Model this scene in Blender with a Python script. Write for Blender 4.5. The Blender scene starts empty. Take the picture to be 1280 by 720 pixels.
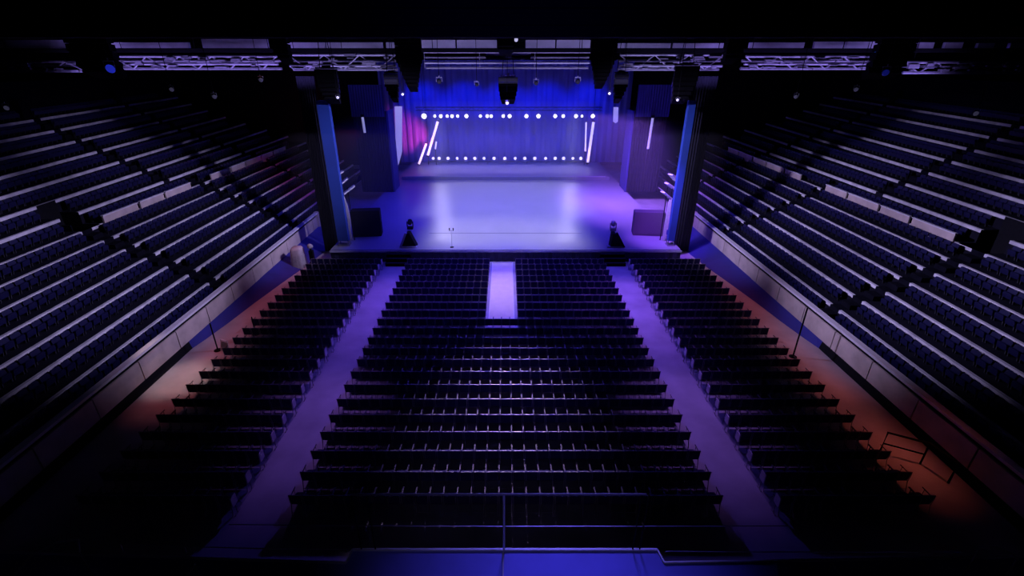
import bpy, math, random
from mathutils import Vector, Matrix
random.seed(7)
scene = bpy.context.scene
COL = scene.collection
PI = math.pi

# ------------------------------------------------------------------ camera
CAM_Z = 14.3
F_PX = 600.0
TH = math.atan(282.0 / F_PX)
cd = bpy.data.cameras.new('camera')
cd.sensor_width = 36.0
cd.lens = 36.0 * F_PX / 1280.0
cd.shift_x = 8.0 / 1280.0
cd.clip_end = 400
cam = bpy.data.objects.new('camera', cd)
COL.objects.link(cam)
cam.location = (0, 0, CAM_Z)
cam.rotation_euler = (PI / 2 - TH, 0, 0)
scene.camera = cam


def at(px, py, Y):
    """a pixel of the 1280x720 frame as a point on the vertical plane y = Y"""
    a, b = (px - 632.0) / F_PX, (360.0 - py) / F_PX
    d = Vector((a, math.cos(TH) + b * math.sin(TH), -math.sin(TH) + b * math.cos(TH)))
    return Vector((0, 0, CAM_Z)) + d * (Y / d.y)


def atz(px, py, z):
    a, b = (px - 632.0) / F_PX, (360.0 - py) / F_PX
    d = Vector((a, math.cos(TH) + b * math.sin(TH), -math.sin(TH) + b * math.cos(TH)))
    return Vector((0, 0, CAM_Z)) + d * ((z - CAM_Z) / d.z)


# ------------------------------------------------------------------ materials
def mat(name, col, rough=0.6, metal=0.0, emit=None, estr=0.0, var=0.12, scale=6.0, spec=0.5):
    m = bpy.data.materials.new(name)
    m.use_nodes = True
    nt = m.node_tree
    b = nt.nodes['Principled BSDF']
    b.inputs['Roughness'].default_value = rough
    b.inputs['Metallic'].default_value = metal
    b.inputs['Specular IOR Level'].default_value = spec
    if var > 0:
        tc = nt.nodes.new('ShaderNodeTexCoord')
        nz = nt.nodes.new('ShaderNodeTexNoise')
        nz.inputs['Scale'].default_value = scale
        nz.inputs['Detail'].default_value = 4
        cr = nt.nodes.new('ShaderNodeValToRGB')
        cr.color_ramp.elements[0].position = 0.3
        cr.color_ramp.elements[1].position = 0.7
        cr.color_ramp.elements[0].color = tuple(c * (1 - var) for c in col) + (1,)
        cr.color_ramp.elements[1].color = tuple(min(1, c * (1 + var)) for c in col) + (1,)
        nt.links.new(tc.outputs['Object'], nz.inputs['Vector'])
        nt.links.new(nz.outputs['Fac'], cr.inputs['Fac'])
        nt.links.new(cr.outputs['Color'], b.inputs['Base Color'])
    else:
        b.inputs['Base Color'].default_value = tuple(col) + (1,)
    if emit:
        b.inputs['Emission Color'].default_value = tuple(emit) + (1,)
        b.inputs['Emission Strength'].default_value = estr
    return m


M = {}
M['floor'] = mat('concrete_floor', (.36, .34, .36), .55, var=.18, scale=.7)
M['runner'] = mat('pale_vinyl', (.82, .74, .52), .6, var=.05, scale=2)
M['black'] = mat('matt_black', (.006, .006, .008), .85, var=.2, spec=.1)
M['chair'] = mat('black_upholstery', (.010, .010, .013), .8, var=.3, scale=20, spec=.15)
M['chairseat'] = mat('navy_black_upholstery', (.034, .029, .12), .8, var=.25, scale=20, spec=.2)
M['frame'] = mat('dark_steel', (.30, .29, .31), .45, metal=.25, var=.1)
M['seat'] = mat('navy_plastic', (.007, .007, .036), .36, var=.2, scale=12, spec=.35)
M['arm'] = mat('armrest_plastic', (.085, .08, .095), .6, var=.1, spec=.25)
M['seatleg'] = mat('seat_standard', (.02, .02, .03), .6, var=.1)
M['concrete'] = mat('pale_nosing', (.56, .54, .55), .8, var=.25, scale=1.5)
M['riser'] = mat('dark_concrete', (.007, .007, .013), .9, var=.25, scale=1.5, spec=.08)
M['stair'] = mat('aisle_carpet', (.005, .005, .009), .95, var=.25, scale=3, spec=.04)
M['beige'] = mat('beige_panel', (.46, .38, .33), .7, var=.18, scale=1.2)
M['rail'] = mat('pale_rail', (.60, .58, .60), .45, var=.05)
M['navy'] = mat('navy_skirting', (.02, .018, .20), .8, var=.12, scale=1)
M['deck'] = mat('stage_deck', (.34, .34, .37), .38, var=.06, scale=.5)
M['deckline'] = mat('deck_joint', (.12, .12, .16), .6, var=0)
M['edge'] = mat('pale_edge', (.66, .66, .72), .5, var=.03)
M['skirt'] = mat('stage_skirt', (.05, .05, .09), .9, var=.15, scale=3)
M['cyc'] = mat('backdrop_cloth', (.09, .10, .40), .9, var=.10, scale=.35)
M['wing'] = mat('black_velour', (.012, .012, .02), .95, var=.2, scale=2, spec=.1)
M['border'] = mat('blue_border_cloth', (.035, .035, .22), .9, var=.1, scale=1)
M['tower'] = mat('blue_tower_cloth', (.008, .045, .26), .85, var=.1, scale=1)
M['truss'] = mat('grey_truss', (.20, .19, .22), .45, metal=.2, var=.08)
M['baffle'] = mat('pale_baffle', (.52, .50, .54), .8, var=.12, scale=1.5)
M['ceil'] = mat('black_ceiling', (.012, .012, .016), .9, var=.2, scale=.4, spec=.1)
M['wall'] = mat('black_wall', (.010, .010, .014), .9, var=.2, scale=.4, spec=.1)
M['speaker'] = mat('speaker_black', (.005, .005, .006), .8, var=.2, spec=.12)
M['grille'] = mat('speaker_grille', (.006, .006, .008), .8, var=.25, scale=60, spec=.1)
M['litbox'] = mat('lit_speaker_cloth', (.15, .11, .15), .8, var=.15, scale=40, spec=.1)  # speaker black raised to grey, putting the haze light into the colour
M['metal'] = mat('grey_metal', (.30, .30, .33), .4, metal=.6, var=.08)
M['balcony'] = mat('blue_ledge', (.16, .17, .62), .75, var=.08, scale=3)
M['trimw'] = mat('white_edging', (.80, .80, .84), .4, var=.03)
M['cloth'] = mat('grey_sheet', (.34, .32, .33), .9, var=.15, scale=4)
M['lamp'] = mat('lamp_white', (.8, .8, .9), .4, emit=(.80, .74, 1.0), estr=5.0, var=0)
M['lampf'] = mat('floor_lamp_lens', (.8, .8, .9), .4, emit=(.55, .48, 1.0), estr=2.2, var=0)
M['tubep'] = mat('pink_tube', (.8, .7, .9), .4, emit=(.85, .60, 1.0), estr=1.6, var=0)
M['tubev'] = mat('violet_tube', (.8, .7, .9), .4, emit=(.62, .52, 1.0), estr=1.25, var=0)
M['panel'] = mat('violet_panel', (.4, .4, .6), .5, emit=(.34, .30, .90), estr=.75, var=0)
M['strip'] = mat('strip_lamp', (.8, .8, .9), .5, emit=(.55, .52, .85), estr=.9, var=0)
M['slot'] = mat('lit_gap', (.8, .8, .9), .5, emit=(.50, .50, .95), estr=.45, var=0)
M['ledb'] = mat('blue_lens', (.1, .1, .4), .4, emit=(.03, .05, 1.0), estr=.32, var=0)
M['ledd'] = mat('dim_blue_lens', (.05, .05, .2), .4, emit=(.03, .05, 1.0), estr=.07, var=0)
M['ledc'] = mat('cyan_lens', (.1, .2, .4), .4, emit=(.02, .22, .8), estr=.5, var=0)
M['glint'] = mat('glint_lens', (.10, .10, .13), .35, emit=(.45, .42, .85), estr=.05, var=0)  # faint emission paints the glint on unlit lenses


# ------------------------------------------------------------------ mesh builder
class MB:
    def __init__(s):
        s.v, s.f, s.m = [], [], []

    def quad(s, a, b, c, d, mi=0):
        n = len(s.v)
        s.v += [tuple(a), tuple(b), tuple(c), tuple(d)]
        s.f.append((n, n + 1, n + 2, n + 3)); s.m.append(mi)

    def hexa(s, p, mi=0):
        """8 corners: bottom 4 ccw, top 4 ccw"""
        n = len(s.v)
        s.v += [tuple(q) for q in p]
        for f in ((3, 2, 1, 0), (4, 5, 6, 7), (0, 1, 5, 4), (1, 2, 6, 5), (2, 3, 7, 6), (3, 0, 4, 7)):
            s.f.append(tuple(n + i for i in f)); s.m.append(mi)

    def box(s, c, d, mi=0, rot=None):
        hx, hy, hz = d[0] / 2, d[1] / 2, d[2] / 2
        p = [Vector(q) for q in ((-hx, -hy, -hz), (hx, -hy, -hz), (hx, hy, -hz), (-hx, hy, -hz),
                                 (-hx, -hy, hz), (hx, -hy, hz), (hx, hy, hz), (-hx, hy, hz))]
        if rot is not None:
            p = [rot @ q for q in p]
        s.hexa([q + Vector(c) for q in p], mi)

    def rbox(s, c, d, r, mi=0, rot=None):
        """box with chamfered vertical outline in x-z (rounded corners), depth along y"""
        hx, hy, hz = d[0] / 2, d[1] / 2, d[2] / 2
        out = []
        for cx, cz, a0 in ((hx - r, hz - r, 0), (-hx + r, hz - r, 1), (-hx + r, -hz + r, 2), (hx - r, -hz + r, 3)):
            for k in range(3):
                a = (a0 + k / 2) * PI / 2
                out.append((cx + r * math.cos(a), cz + r * math.sin(a)))
        s.prism([(x, -hy, z) for x, z in out], [(x, hy, z) for x, z in out], c, mi, rot)

    def prism(s, A, B, c=(0, 0, 0), mi=0, rot=None):
        n, k = len(s.v), len(A)
        for q in list(A) + list(B):
            q = Vector(q)
            if rot is not None:
                q = rot @ q
            s.v.append(tuple(q + Vector(c)))
        s.f.append(tuple(range(n, n + k))); s.m.append(mi)
        s.f.append(tuple(range(n + 2 * k - 1, n + k - 1, -1))); s.m.append(mi)
        for i in range(k):
            j = (i + 1) % k
            s.f.append((n + j, n + i, n + k + i, n + k + j)); s.m.append(mi)

    def tube(s, pts, r, n=6, mi=0, cap=True):
        pts = [Vector(p) for p in pts]
        base = len(s.v)
        for i, p in enumerate(pts):
            t = (pts[min(i + 1, len(pts) - 1)] - pts[max(i - 1, 0)]).normalized()
            up = Vector((0, 0, 1)) if abs(t.z) < .9 else Vector((1, 0, 0))
            a = t.cross(up).normalized(); b = a.cross(t)
            rr = r[i] if isinstance(r, (list, tuple)) else r
            for k in range(n):
                w = 2 * PI * k / n
                s.v.append(tuple(p + a * rr * math.cos(w) + b * rr * math.sin(w)))
        for i in range(len(pts) - 1):
            for k in range(n):
                k2 = (k + 1) % n
                s.f.append((base + i * n + k, base + i * n + k2, base + (i + 1) * n + k2, base + (i + 1) * n + k)); s.m.append(mi)
        if cap:
            s.f.append(tuple(base + k for k in range(n - 1, -1, -1))); s.m.append(mi)
            e = base + (len(pts) - 1) * n
            s.f.append(tuple(e + k for k in range(n))); s.m.append(mi)

    def lathe(s, prof, c=(0, 0, 0), n=12, mi=0, rot=None):
        """prof: (radius, z) pairs about local z"""
        base = len(s.v)
        for r, z in prof:
            for k in range(n):
                w = 2 * PI * k / n
                q = Vector((r * math.cos(w), r * math.sin(w), z))
                if rot is not None:
                    q = rot @ q
                s.v.append(tuple(q + Vector(c)))
        for i in range(len(prof) - 1):
            for k in range(n):
                k2 = (k + 1) % n
                s.f.append((base + i * n + k, base + i * n + k2, base + (i + 1) * n + k2, base + (i + 1) * n + k)); s.m.append(mi)
        s.f.append(tuple(base + k for k in range(n - 1, -1, -1))); s.m.append(mi)
        e = base + (len(prof) - 1) * n
        s.f.append(tuple(e + k for k in range(n))); s.m.append(mi)

    def add(s, o, T):
        n = len(s.v)
        s.v += [tuple(T @ Vector(q)) for q in o.v]
        s.f += [tuple(i + n for i in f) for f in o.f]
        s.m += o.m

    def build(s, name, mats, parent=None, smooth=False):
        me = bpy.data.meshes.new(name)
        me.from_pydata(s.v, [], s.f)
        for m in (mats if isinstance(mats, (list, tuple)) else [mats]):
            me.materials.append(m)
        if any(s.m):
            me.polygons.foreach_set('material_index', s.m)
        if smooth:
            me.polygons.foreach_set('use_smooth', [True] * len(me.polygons))
        me.update()
        o = bpy.data.objects.new(name, me)
        COL.objects.link(o)
        if parent is not None:
            o.parent = parent
        return o


def tag(o, label=None, cat=None, group=None, kind=None):
    if label: o['label'] = label
    if cat: o['category'] = cat
    if group: o['group'] = group
    if kind: o['kind'] = kind
    return o


def thing(name, label, cat, loc=(0, 0, 0), rot=(0, 0, 0), group=None):
    o = bpy.data.objects.new(name, None)
    COL.objects.link(o)
    o.empty_display_size = .2
    o.location = loc; o.rotation_euler = rot
    return tag(o, label, cat, group)


def struct(name, mb, mats, label, cat='building'):
    return tag(mb.build(name, mats), label, cat, kind='structure')


def dup(root, loc=None, rot=None, label=None, group=None):
    r = root.copy(); COL.objects.link(r)
    if loc is not None: r.location = loc
    if rot is not None: r.rotation_euler = rot
    if label: r['label'] = label
    if group: r['group'] = group
    for ch in list(root.children):
        c = ch.copy(); COL.objects.link(c); c.parent = r
        for g in list(ch.children):
            d = g.copy(); COL.objects.link(d); d.parent = c
    return r


ORD = ('zeroth first second third fourth fifth sixth seventh eighth ninth tenth eleventh twelfth thirteenth fourteenth '
       'fifteenth sixteenth seventeenth eighteenth nineteenth twentieth').split()
TENS = {20: 'twenty', 30: 'thirty', 40: 'forty', 50: 'fifty', 60: 'sixty', 70: 'seventy'}
ENDS = {20: 'twentieth', 30: 'thirtieth', 40: 'fortieth', 50: 'fiftieth', 60: 'sixtieth', 70: 'seventieth'}


def ordinal(n):
    if n <= 20: return ORD[n]
    t = n // 10 * 10
    return ENDS[t] if n == t else TENS[t] + '-' + ORD[n - t]


def Rx(a): return Matrix.Rotation(a, 3, 'X')
def Ry(a): return Matrix.Rotation(a, 3, 'Y')
def Rz(a): return Matrix.Rotation(a, 3, 'Z')


def bar(mb, a, b, w, h, mi=0):
    """square bar from a to b"""
    a, b = Vector(a), Vector(b)
    t = (b - a).normalized()
    up = Vector((0, 0, 1)) if abs(t.z) < .95 else Vector((0, 1, 0))
    x = t.cross(up).normalized(); z = x.cross(t)
    p = []
    for q in (a, b):
        p.append([q + x * sx * w / 2 + z * sz * h / 2 for sx, sz in ((-1, -1), (1, -1), (1, 1), (-1, 1))])
    mb.hexa([p[0][0], p[0][1], p[1][1], p[1][0], p[0][3], p[0][2], p[1][2], p[1][3]], mi)


# ------------------------------------------------------------------ shell
b = MB(); b.box((0, 30, -.15), (100, 90, .3))
struct('floor', b, M['floor'], 'grey concrete arena floor under the rows of chairs', 'floor')
b = MB(); b.box((0, 30, 17.15), (100, 90, .3))
struct('ceiling', b, M['ceil'], 'black roof high above the arena', 'ceiling')
b = MB(); b.box((0, 75.2, 8.5), (100, .4, 17))
struct('wall_far', b, M['wall'], 'black end wall behind the stage', 'wall')
for s, nm in ((-1, 'wall_left'), (1, 'wall_right')):
    b = MB(); b.box((s * 47, 30, 8.5), (.4, 90, 17))
    struct(nm, b, M['wall'], 'black side wall above the ' + ('left' if s < 0 else 'right') + ' stand', 'wall')
b = MB(); b.box((0, 17, 16.0), (94, .8, 2.0))
for z in (15.25, 15.7):
    b.box((0, 16.55, z), (94, .1, .12))
struct('beam_ceiling', b, M['ceil'], 'black bulkhead beam running across under the roof', 'beam')

# ------------------------------------------------------------------ side stands
LOW = [(17.3, 1.45)] + [(18.3 + 1.1 * n, 2.0 + .55 * n) for n in range(7)]
NL = len(LOW)
UPX = [26.0 + 1.1 * k for k in range(8)]
UPZ = [6.05 + .75 * k for k in range(8)]
SKEW = [.03, .07, .11, .145, .17, .19, .20, .21]
SIDES = {-1: dict(word='left', a1=27.3, a2=39.3, up=37.2, p0=27.0, p1=28.4),
         1: dict(word='right', a1=23.7, a2=37.3, up=33.2, p0=23.3, p1=25.0)}
Y0, Y1 = 3.0, 62.0
AW = .75


def front(n, y):
    """front edge of row n's tread at distance y: (x, z)"""
    if n < NL: return LOW[n]
    return UPX[n - NL] + SKEW[n - NL] * (y - 28.0), UPZ[n - NL]


def aisles(side, n):
    c = SIDES[side]
    return (c['a1'], c['a2'], 50.0) if n < NL else (c['up'], 50.0)


def blocked(side, n, y, m=0.0):
    c = SIDES[side]
    for a in aisles(side, n):
        if abs(y - a) < AW / 2 + m: return True
    if n in (NL - 1, NL) and c['p0'] - m < y < c['p1'] + m: return True
    return False


for side, c in SIDES.items():
    W = c['word']
    b = MB()
    S = side
    for n in range(NL + 7):
        cuts = {Y0, Y1}
        for a in aisles(side, n):
            cuts |= {a - AW / 2, a + AW / 2}
        for a in aisles(side, n + 1 if n < NL + 6 else n):
            cuts |= {a - AW / 2, a + AW / 2}
        cuts |= {c['p0'], c['p1'], 10.0, 20.0, 32.0, 45.0, 56.0}
        ys = sorted(cuts)
        for ya, yb in zip(ys, ys[1:]):
            ym = (ya + yb) / 2
            xa, z = front(n, ya); xb, _ = front(n, yb)
            if n < NL + 6:
                na, z2 = front(n + 1, ya); nb, _ = front(n + 1, yb)
            else:
                na, nb, z2 = xa + 1.2, xb + 1.2, z + 2.5
            pit = n in (NL - 1, NL) and c['p0'] - .01 < ym < c['p1'] + .01
            if pit:
                zz = 3.6
                b.quad((S * xa, ya, zz), (S * xb, yb, zz), (S * nb, yb, zz), (S * na, ya, zz), 2)
                if n == NL:
                    b.quad((S * na, ya, zz), (S * nb, yb, zz), (S * nb, yb, z2), (S * na, ya, z2), 4)  # rear wall painted black for the darkness deep in the tunnel
                for yy, xx, nn in ((ya, xa, na), (yb, xb, nb)):
                    b.quad((S * xx, yy, zz), (S * nn, yy, zz), (S * nn, yy, z), (S * xx, yy, z), 4)  # pit sides blackened for the same darkness
                if n == NL - 1:
                    b.quad((S * xa, ya, zz), (S * xb, yb, zz), (S * xb, yb, LOW[NL - 2][1]), (S * xa, ya, LOW[NL - 2][1]), 2)
                continue
            isa = any(abs(ym - a) < AW / 2 for a in aisles(side, n))
            mt = 2 if isa else 0
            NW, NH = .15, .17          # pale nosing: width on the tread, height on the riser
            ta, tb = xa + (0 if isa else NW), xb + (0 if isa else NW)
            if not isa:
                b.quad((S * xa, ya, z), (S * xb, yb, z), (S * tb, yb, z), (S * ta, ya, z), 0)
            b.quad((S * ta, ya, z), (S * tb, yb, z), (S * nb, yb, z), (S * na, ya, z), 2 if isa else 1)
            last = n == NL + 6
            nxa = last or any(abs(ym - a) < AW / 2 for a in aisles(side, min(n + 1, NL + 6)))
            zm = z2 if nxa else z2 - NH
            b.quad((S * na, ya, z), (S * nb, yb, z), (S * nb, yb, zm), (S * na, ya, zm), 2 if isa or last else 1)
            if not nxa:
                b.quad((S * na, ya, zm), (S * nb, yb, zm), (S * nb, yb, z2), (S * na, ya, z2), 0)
            if isa:      # intermediate step
                h = (z2 - z) / 2
                m1 = (xa + na) / 2; m2 = (xb + nb) / 2
                b.hexa([(S * m1, ya, z), (S * m2, yb, z), (S * nb, yb, z), (S * na, ya, z),
                        (S * m1, ya, z + h), (S * m2, yb, z + h), (S * nb, yb, z + h), (S * na, ya, z + h)], 2)
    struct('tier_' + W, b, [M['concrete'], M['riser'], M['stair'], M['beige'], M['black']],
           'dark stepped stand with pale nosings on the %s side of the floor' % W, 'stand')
    # fascia with rail cap
    b = MB()
    for i in range(14):
        ya = 5.0 + i * 2.8; yb = ya + 2.74
        if yb > 42.6: yb = 42.6
        if ya >= yb: break
        b.box((S * 17.36, (ya + yb) / 2, 1.03), (.16, yb - ya, 1.0), 0)
    b.box((S * 17.40, 23.8, 1.1), (.08, 37.6, 1.2), 2)  # black backing paints the shadow gap under the cap rail
    b.box((S * 17.33, 23.8, 1.83), (.30, 37.8, .12), 1)
    b.lathe([(.24, .52), (.24, 1.86), (.2, 1.92)], (S * 17.36, 42.7, 0), 12, 0)
    struct('balustrade_' + W, b, [M['beige'], M['rail'], M['black']],
           'beige panelled parapet with a pale rail along the foot of the %s stand' % W, 'parapet')
    # navy skirt from the floor line up to the parapet's lower edge
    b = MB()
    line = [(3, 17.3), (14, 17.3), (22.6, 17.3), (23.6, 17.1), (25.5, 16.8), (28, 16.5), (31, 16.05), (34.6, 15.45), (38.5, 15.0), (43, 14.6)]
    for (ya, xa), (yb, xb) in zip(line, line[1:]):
        b.quad((S * xa, ya, 0), (S * xb, yb, 0), (S * 17.44, yb, .62), (S * 17.44, ya, .62), 1 if yb < 23 else 0)  # near stretch painted black for the shadow under the parapet
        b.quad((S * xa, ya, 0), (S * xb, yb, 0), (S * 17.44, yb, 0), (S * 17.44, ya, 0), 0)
    struct('baseboard_' + W, b, [M['navy'], M['black']], 'navy skirting, near stretch blackened as shade, sloping from the floor up to the %s parapet' % W, 'skirting')
    # mid-stand parapet of the upper rows
    b = MB()
    y = c['p1'] + .05
    k = 0
    while y < 54:
        L = 2.7 if k % 2 else 3.3
        if not any(abs(y + L / 2 - a) < L / 2 for a in (c['a2'],)):
            b.box((S * 24.82, y + L / 2, 5.36), (.10, L - .25, .74), 0)
            b.box((S * 24.80, y + L / 2, 5.76), (.16, L - .2, .06), 1)
        y += L; k += 1
    struct('parapet_' + W, b, [M['beige'], M['rail']],
           'beige parapet in pieces across the middle of the %s stand' % W, 'parapet')
    # drape beside the stage that hides the stand's far end
for s in (-1, 1):
    b = MB()
    n = 15
    x0, x1 = (13.75, 15.1) if s < 0 else (13.75, 15.3)
    pts = [(x0 + (x1 - x0) * i / n, 37.6 + .10 * (i % 2)) for i in range(n + 1)]
    for (xa, ya), (xb, yb) in zip(pts, pts[1:]):
        b.hexa([(s * xa, ya, .0), (s * xb, yb, .0), (s * xb, yb + .04, .0), (s * xa, ya + .04, .0),
                (s * xa, ya, 13.4), (s * xb, yb, 13.4), (s * xb, yb + .04, 13.4), (s * xa, ya + .04, 13.4)])
    tag(b.build('masking_drape', M['wing']),
        'tall black drape hanging outside the blue tower, %s of the stage' % ('left' if s < 0 else 'right'), 'drape', 'black drapes beside the stage')

# ------------------------------------------------------------------ seats of the stands
def tier_seat_mb():
    b = MB()
    # tipped-up pan, back, two standards
    b.rbox((0, .11, .33), (.43, .06, .30), .06, 0, Rx(-.22))
    b.rbox((0, -.05, .44), (.44, .05, .38), .08, 0, Rx(.16))
    for x in (-.2, .2):
        b.hexa([(x - .02, -.05, 0), (x + .02, -.05, 0), (x + .02, .05, 0), (x - .02, .05, 0),
                (x - .02, -.04, .32), (x + .02, -.04, .32), (x + .02, .12, .32), (x - .02, .12, .32)], 1)
    return b


seat_mb = tier_seat_mb()
proto = None
cand = []
for side, c in SIDES.items():
    for n in range(NL + 7):
        y = Y0 + 4
        while y < 58:
            if not blocked(side, n, y, .28):
                x, z = front(n, y)
                cand.append((side, n, y, x + .68, z))
            y += .52
ct, st_ = math.cos(TH), math.sin(TH)


def project(x, y, z):
    d = (x, y, z - CAM_Z)
    zc = d[1] * ct - d[2] * st_
    yc = d[1] * st_ + d[2] * ct
    return 632 + F_PX * d[0] / zc, 360 - F_PX * yc / zc, zc


vis = []
rest = []
for q in cand:
    px, py, zc = project(q[0] * q[3], q[2], q[4] + .5)
    (vis if (4 < px < 1276 and 90 < py < 640) else rest).append((zc, q))
vis.sort(key=lambda t: t[0])
single = []
cnt = {-1: 0, 1: 0}
for zc, q in vis:
    if cnt[q[0]] < 150:
        cnt[q[0]] += 1; single.append(q)
    else:
        rest.append((zc, q))
single.sort(key=lambda q: (q[0], q[1], -q[2]))
last, k = None, 0
smesh = None
for (side, n, y, x, z) in single:
    c = SIDES[side]
    near = [a for a in aisles(side, n) if a > y]
    a = min(near) if near else 99
    key = (side, n, a)
    if key != last:
        last = key
        # position counted from that stair aisle towards the viewer
        k = None
    k = 1 + sum(1 for q in cand if q[0] == side and q[1] == n and y < q[2] < a)
    if smesh is None:
        o = seat_mb.build('stadium_seat', [M['seat'], M['seatleg']])
        smesh = o
    else:
        o = smesh.copy(); COL.objects.link(o)
    o.location = (side * x, y, z)
    o.rotation_euler = (0, 0, side * PI / 2)
    st = {0: 'lower', 1: 'upper', 2: 'far'}[list(aisles(side, n)).index(a)] if n < NL else 'top'
    tag(o, 'navy tip-up seat, %s stand, %s row up, %s before the %s stair aisle' % (c['word'], ordinal(n + 1), ordinal(k), {'lower': 'first', 'upper': 'second', 'far': 'third', 'top': 'top'}[st]),
        'seat', 'seats of the %s stand' % c['word'])
# every other seat, far too many to tell apart: one mass
b = MB()
for zc, (side, n, y, x, z) in rest:
    px, py, _ = project(side * x, y, z + .5)
    if not (-120 < px < 1400):
        continue
    T = Matrix.Translation((side * x, y, z)) @ Matrix.Rotation(side * PI / 2, 4, 'Z')
    b.add(seat_mb, T)
tag(b.build('stadium_seating', [M['seat'], M['seatleg']]), 'rows of navy tip-up seats filling the far parts of both side stands', 'seating', kind='stuff')

# ------------------------------------------------------------------ floor chairs
ROWP, ROW0, NROW = 1.043, 11.9, 22
PITCH = .481


def chair_parts():
    seat = MB()
    seat.rbox((0, 0, 0), (.42, .06, .40), .05, 0)
    s2 = MB(); s2.add(seat, Matrix.Translation((0, .24, .46)) @ Matrix.Rotation(PI / 2, 4, 'X'))
    back = MB()
    back.rbox((0, .0, .62), (.478, .045, .44), .025, 0, Rx(.12))
    back.tube([(-.233, -.03, .83), (-.225, -.03, .835), (.225, -.03, .835), (.233, -.03, .83)], .034, 8)
    f = MB()      # rear legs rising into the bow round the back
    f.tube([(-.205, -.16, .0), (-.205, -.055, .42), (-.212, -.072, .70), (-.212, -.066, .84), (-.195, -.045, .872),
            (.195, -.045, .872), (.212, -.066, .84), (.212, -.072, .70), (.205, -.055, .42), (.205, -.16, .0)], .013, 6)
    f.tube([(-.225, -.12, .15), (.225, -.12, .15)], .008, 5)
    g = MB()
    g.tube([(-.215, .42, .0), (-.215, .30, .43), (-.215, -.03, .46)], .011, 6)
    g.tube([(.215, .42, .0), (.215, .30, .43), (.215, -.03, .46)], .011, 6)
    g.tube([(-.215, .40, .08), (.215, .40, .08)], .008, 5)
    arms = []
    for sx in (-1, 1):
        a = MB()
        a.box((sx * .228, .21, .72), (.022, .50, .03))
        a.tube([(sx * .228, .36, .45), (sx * .228, .36, .71)], .008, 5)
        arms.append(('armrest', a))
    return s2, back, (('back_frame', f), ('leg_frame', g)) + tuple(arms)


seat_p, back_p, frame_p = chair_parts()
places = []
for r in range(NROW):
    y = ROW0 + ROWP * r
    for i in range(31):
        x = (i - 15) * PITCH
        if y > 25.0 and -1.33 < x < .82:
            continue
        places.append(('centre', r, i, x, y))
    for i in range(11):
        places.append(('left', r, i, -9.45 - .24 - i * PITCH, y))
        places.append(('right', r, i, 9.45 + .24 + i * PITCH, y))


def cdist(q):
    return project(q[3], q[4], .6)[2]


places.sort(key=cdist)
kept, others = places[:300], places[300:]
cproto = thing('floor_chair', 'x', 'chair')
seat_p.build('seat', M['chairseat'], cproto)
back_p.build('backrest', M['chairseat'], cproto)
for fn, f in frame_p:
    f.build(fn, M['arm'] if fn == 'armrest' else M['frame'], cproto)
first = True
for blk, r, i, x, y in kept:
    rw = ordinal(r + 1)
    if blk == 'centre':
        if i < 15: pos = '%s from the left aisle' % ordinal(i + 1)
        elif i == 15: pos = 'midway between the aisles'
        else: pos = '%s from the right aisle' % ordinal(31 - i)
        lab = 'black padded chair, %s, %s centre row out from the balcony' % (pos, rw)
    else:
        lab = 'black chair in the %s block, %s from the aisle, %s row from the balcony' % (blk, ordinal(i + 1), rw)
    grp = 'chairs in the %s block on the floor' % blk
    if first:
        o = cproto; first = False
        o['label'] = lab; o['group'] = grp
    else:
        o = dup(cproto, label=lab, group=grp)
    o.location = (x, y, 0)
    o.rotation_euler = (0, 0, random.uniform(-.012, .012))
allc = MB()
allc.add(back_p, Matrix.Identity(4)); nb_ = len(allc.m)
allc.add(seat_p, Matrix.Identity(4)); nm = len(allc.m)
for fn, f in frame_p[:2]:
    allc.add(f, Matrix.Identity(4))
na_ = len(allc.m)
for fn, f in frame_p[2:]:
    allc.add(f, Matrix.Identity(4))
allc.m = [2] * nm + [1] * (na_ - nm) + [3] * (len(allc.m) - na_)
b = MB()
for blk, r, i, x, y in others:
    b.add(allc, Matrix.Translation((x, y, 0)))
tag(b.build('floor_seating', [M['chair'], M['frame'], M['chairseat'], M['arm']]), 'far rows of black chairs running up to the stage front', 'seating', kind='stuff')

# pale walkway between the front centre rows
b = MB()
b.hexa([(-1.03, 24.95, 0.0), (.53, 24.95, 0.0), (.53, 35.0, 0.0), (-1.03, 35.0, 0.0),
        (-1.03, 24.95, .04), (.53, 24.95, .04), (.53, 35.0, .04), (-1.03, 35.0, .04)])
r_ = thing('runner', 'pale lilac runner lying on the floor between the front centre rows', 'runner')
b.build('mat', M['runner'], r_)
b = MB()
for xa in (-1.03, .53):
    bar(b, (xa, 24.95, .055), (xa, 35.0, .055), .05, .03)
b.build('edging', M['trimw'], r_)

# pale panels added at the row ends in place of light-struck chair sides
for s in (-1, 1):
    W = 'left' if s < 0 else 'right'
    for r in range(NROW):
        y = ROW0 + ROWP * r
        t = thing('lit_side_panel', 'pale panel added for the lit chair side ending the %s row from the balcony, %s aisle' % (ordinal(r + 1), W), 'end panel', (s * 9.40, y, 0), group='lit chair-side panels on the %s aisle' % W)
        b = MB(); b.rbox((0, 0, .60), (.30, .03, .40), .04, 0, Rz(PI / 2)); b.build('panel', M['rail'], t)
        b = MB(); b.tube([(0, 0, 0), (0, 0, .42)], .015, 6); b.box((0, 0, .01), (.05, .3, .02)); b.build('post', M['frame'], t)

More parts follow.
